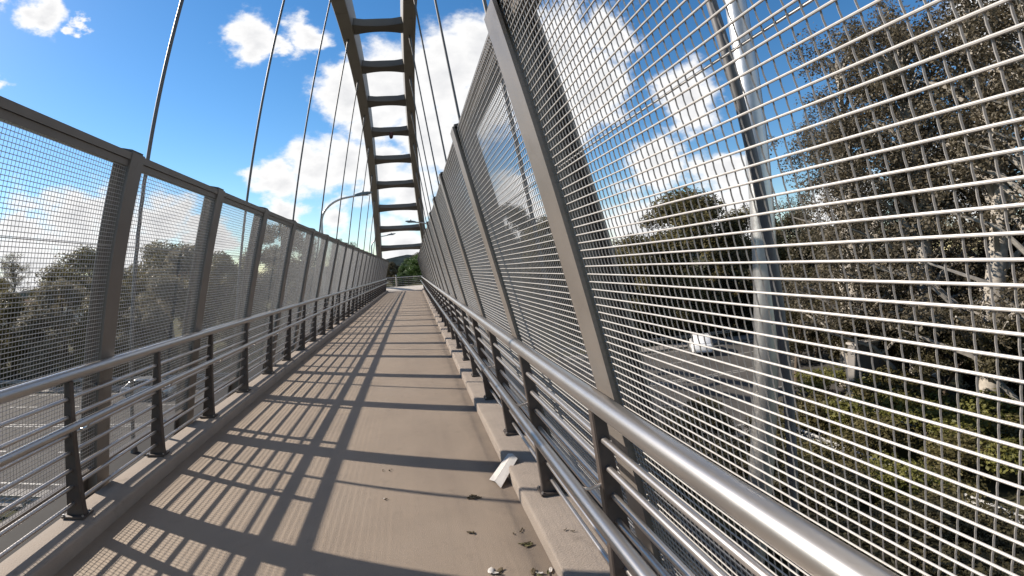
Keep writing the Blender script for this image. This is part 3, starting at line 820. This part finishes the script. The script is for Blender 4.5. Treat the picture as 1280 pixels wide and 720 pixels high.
# ------------------------------------------------------------------ houses
def house(x, y, w, d, h, rh, rz, lab, wall, roof, zb=None, storeys=1):
    zb = float(height(np.array(float(x)), np.array(float(y)))) - .1 if zb is None else zb
    T = thing('house', lab, 'house', (x, y, zb), 'houses across the road', rz)
    b = MB(); b.box(-w / 2, w / 2, -d / 2, d / 2, 0, h)
    b.add([(-w / 2 + .02, -d / 2 + .02, h), (-w / 2 + .02, d / 2 - .02, h), (-w / 2 + .02, 0, h + rh - .15), (w / 2 - .02, -d / 2 + .02, h), (w / 2 - .02, d / 2 - .02, h), (w / 2 - .02, 0, h + rh - .15)], [(0, 2, 1), (3, 4, 5)])
    b.build('wall', M[wall], T)
    b = MB(); o = .45
    for sg in (-1, 1):
        y1 = sg * (d / 2 + o); zz = h - o * rh / (d / 2)
        ring = [(-w / 2 - o, y1, zz), (-w / 2 - o, 0, h + rh), (w / 2 + o, 0, h + rh), (w / 2 + o, y1, zz)]
        b.hexa([(p[0], p[1], p[2] - .0) for p in ring] + [(p[0], p[1], p[2] + .16) for p in ring])
    rf = b.build('roof', M[roof], T)
    b = MB(); b.box(w * .2, w * .2 + .6, -.3, .3, h + rh * .4, h + rh + .8); b.build('chimney', M[wall], rf)
    for st in range(storeys):
        for k in range(int(w / 3)):
            xx = -w / 2 + 1.6 + k * 3; z0 = .9 + st * 2.8
            if st == 0 and k == 1:
                b = MB(); b.box(xx - .5, xx + .5, -d / 2 - .06, -d / 2 - .003, 0, 2.1); b.build('door', M['redroof'], T); continue
            b = MB(); b.box(xx - .75, xx + .75, -d / 2 - .05, -d / 2 - .003, z0 - .08, z0 + 1.28); wnd = b.build('window', M['white_wall'], T)
            b = MB(); b.box(xx - .65, xx + .65, -d / 2 - .065, -d / 2 - .052, z0, z0 + 1.2); b.build('pane', M['window'], wnd)
house(-80, 84, 12, 8, 5.6, 2.4, .5, 'white two storey house between trees at the left edge', 'white_wall', 'redroof', storeys=2)
house(-63, 90, 11, 8, 6.2, 2.2, .35, 'white house with grey roof behind the left trees', 'white_wall', 'roof', storeys=2)
house(-48, 92, 11, 8, 5.4, 2.2, .3, 'cream house behind the broad olive tree on the left', 'cream_wall', 'redroof', storeys=2)
house(-9.6, 96, 8, 7, 2.6, 1.5, .2, 'small dark roofed house past the far end of the path', 'cream_wall', 'roof')

# ------------------------------------------------------------------ guard rails and low walls
def guardrail(p0, p1, z, lab, npost):
    p0, p1 = Vector((*p0, z)), Vector((*p1, z)); d = p1 - p0; L_ = d.length; t = d / L_; n = Vector((-t.y, t.x, 0))
    T = thing('guard_rail', lab, 'guard rail', p0, 'guard rails along the roads')
    prof = [(.0, .40), (.05, .45), (.05, .50), (0, .55), (.05, .60), (.05, .66), (0, .71)]
    b = MB()
    for q in (0, L_): pass
    ring = lambda q: [t * q + n * a + Vector((0, 0, h)) for a, h in prof] + [t * q + n * (a - .02) + Vector((0, 0, h)) for a, h in reversed(prof)]
    b.loft([ring(0), ring(L_ / 2), ring(L_)])
    b.build('beam', M['galv'], T)
    b = MB(); b.box(-.05, .05, -.05, .05, -.1, .68); me = b.mesh('post', M['galv'])
    for k in range(npost):
        obj('post', me, T, t * (L_ * (k + .5) / npost) - n * .09)
guardrail((14.9, -10), (14.9, 16.4), GZ, 'zinc guard rail along the near side of the slip road on the right', 14)
guardrail((19.5, 16.6), (19.5, -10), GZ, 'zinc guard rail along the far side of the slip road on the right', 14)
guardrail((60, 37.9), (-90, 37.9), GZ, 'long zinc guard rail along the far side of the main road', 50)
guardrail((-90, 14.9), (13, 14.9), GZ, 'long zinc guard rail along the near side of the main road', 36)
T = thing('block_wall', 'pale stepped concrete wall low behind the lamp post on the right', 'wall', (21.6, 15.9, GZ - .05))
for k, (x0, x1, h) in enumerate(((-1.9, .0, 3.3), (.0, 1.7, 2.8), (1.7, 3.4, 2.2))):
    b = MB(); b.cbox(x0 + .01, x1 - .01, -.25, .25, 0, h, .03); b.build('block', M['housing'], T)
    b = MB(); b.box(x0 - .03, x1 + .03, -.32, .32, h + .004, h + .10); b.build('coping', M['path'], T)

# ------------------------------------------------------------------ cars
def car(x, y, rz, paint, lab):
    T = thing('parked_car', lab, 'car', (x, y, GZ + .012), 'cars on the road below', rz)
    def sect(xp, w, z0, z1, r=.08): return [(xp, -w, z0 + r), (xp, -w, z1 - r), (xp, -w + r, z1), (xp, w - r, z1), (xp, w, z1 - r), (xp, w, z0 + r), (xp, w - r, z0), (xp, -w + r, z0)]
    b = MB(); b.loft([sect(-2.1, .70, .35, .78), sect(-1.95, .82, .26, .90), (sect(-1.2, .87, .22, .95)), sect(0, .88, .22, .95), sect(1.0, .87, .22, .92), sect(1.8, .82, .26, .80), sect(2.08, .70, .34, .68)])
    b.build('body', M[paint], T, True)
    b = MB(); b.loft([sect(-1.75, .70, .90, .96, .02), sect(-1.1, .66, .90, 1.38, .06), sect(-.2, .66, .90, 1.45, .06), sect(.4, .66, .90, 1.40, .06), sect(1.15, .70, .90, .95, .02)])
    cb = b.build('cabin', M[paint], T, True)
    for sg in (-1, 1):
        b = MB(); b.add([(-1.3, sg * .705, .97), (.75, sg * .705, .97), (.32, sg * .685, 1.33), (-.98, sg * .685, 1.31)], [(0, 1, 2, 3) if sg < 0 else (3, 2, 1, 0)]); b.build('side_window', M['window'], cb)
        b = MB(); b.box(2.0, 2.1, sg * .5 - .14, sg * .5 + .14, .55, .67); b.build('headlight', M['glass'], T)
        for xw_ in (-1.3, 1.3):
            b = MB(); b.tube([(xw_, sg * .68, .31), (xw_, sg * .90, .31)], .31, 18); wh = b.build('wheel', M['tyre'], T, True)
            b = MB(); b.tube([(xw_, sg * .901, .31), (xw_, sg * .915, .31)], .19, 14); b.build('rim', M['galv'], wh, True)
    b = MB(); b.add([(1.08, -.62, .98), (1.08, .62, .98), (.46, .56, 1.37), (.46, -.56, 1.37)], [(0, 1, 2, 3)]); b.build('windscreen', M['window'], cb)
car(22.6, 33.6, R(62), 'carwhite', 'white car on the road below, seen through the right mesh left of the lamp post')
car(-33, 29.0, math.pi, 'carwhite', 'white car on the road seen through the near left mesh panel')
car(-50, 33.0, 0, 'cargrey', 'silver car far along the road at the left edge')
car(-19, 33.4, 0, 'cargrey', 'silver car on the road seen through the second left panel')

# ------------------------------------------------------------------ litter on the deck
T = thing('card_scrap', 'white folded strip of card lying against the right kerb', 'card', (1.44, 3.50, 0))
def slab(b, pts, th):
    n = (Vector(pts[1]) - Vector(pts[0])).cross(Vector(pts[3]) - Vector(pts[0])).normalized() * th
    b.hexa([Vector(p) for p in pts] + [Vector(p) + n for p in pts])
A_, B_, C_, D_ = Vector((-.115, .005, .012)), Vector((-.055, -.155, .006)), Vector((.125, .075, .128)), Vector((.075, .20, .128))
mid0, mid1 = (A_ + B_) / 2 + Vector((0, 0, .018)), (C_ + D_) / 2 + Vector((0, 0, .02))
b = MB(); slab(b, [B_, C_, mid1, mid0], .004); b.build('front_fold', M['card'], T)
b = MB(); slab(b, [mid0 + Vector((0, 0, .001)), mid1 + Vector((0, 0, .001)), D_, A_], .004); b.build('rear_fold', M['card'], T)
def leafpile(x, y, n, sp, seed, lab, mats, z=0.0005, sz=.026):
    r = random.Random(seed)
    T = thing('dead_leaf', lab, 'leaf', (x, y, z), 'dead leaves on the deck')
    for k in range(n):
        b = MB(); a = r.uniform(0, 6.28); L_ = sz * r.uniform(.6, 1.3); w = L_ * r.uniform(.3, .55)
        cx, cy = r.uniform(-sp, sp), r.uniform(-sp, sp) * .6
        ca, sa = math.cos(a), math.sin(a)
        rows = []
        for i in range(6):
            u = i / 5 * 2 - 1; ww = w * max(.05, 1 - u * u) ** .7; cz = .0015 + .006 * u * u * r.uniform(.3, 1)
            for v in (-1, 0, 1):
                px, py = u * L_, v * ww; pz = cz + (.006 if v else 0) * r.uniform(.2, 1.3)
                rows.append((cx + px * ca - py * sa, cy + px * sa + py * ca, pz + k * .0006))
        fs = [(i * 3 + j, i * 3 + j + 1, i * 3 + j + 4, i * 3 + j + 3) for i in range(5) for j in range(2)]
        b.add(rows, fs); o = b.build('leaf_blade', M[mats[k % len(mats)]], T, True)
        sm = o.modifiers.new('thickness', 'SOLIDIFY'); sm.thickness = .0012
leafpile(1.165, 3.26, 7, .045, 1, 'dark clump of dead leaves on the deck left of the white card scrap', ['deadleaf'])
leafpile(1.40, 2.53, 5, .03, 2, 'greenish brown dead leaf by the right kerb', ['deadleaf2', 'deadleaf'])
leafpile(1.10, 2.75, 3, .035, 3, 'small dark leaf fragments left of the greenish leaf', ['deadleaf'], sz=.017)
leafpile(1.37, 2.70, 3, .04, 4, 'small leaf bits beside the kerb above the greenish leaf', ['deadleaf'], sz=.016)
leafpile(1.16, 2.30, 4, .035, 5, 'pale and dark dead leaf at the bottom edge', ['deadleaf', 'card'])
leafpile(1.41, 2.23, 5, .05, 6, 'cluster of pale dead leaves at the bottom edge by the kerb', ['deadleaf2', 'card', 'deadleaf'])
leafpile(.54, 3.37, 2, .012, 7, 'tiny pale scrap in the middle of the deck', ['card', 'deadleaf'], sz=.014)
leafpile(.53, 3.92, 6, .045, 8, 'scatter of tiny dark crumbs on the deck by the thin shadow', ['deadleaf'], sz=.007)
leafpile(1.62, 2.45, 2, .03, 9, 'thin dry twig leaf on the right kerb', ['deadleaf'], z=.101, sz=.016)
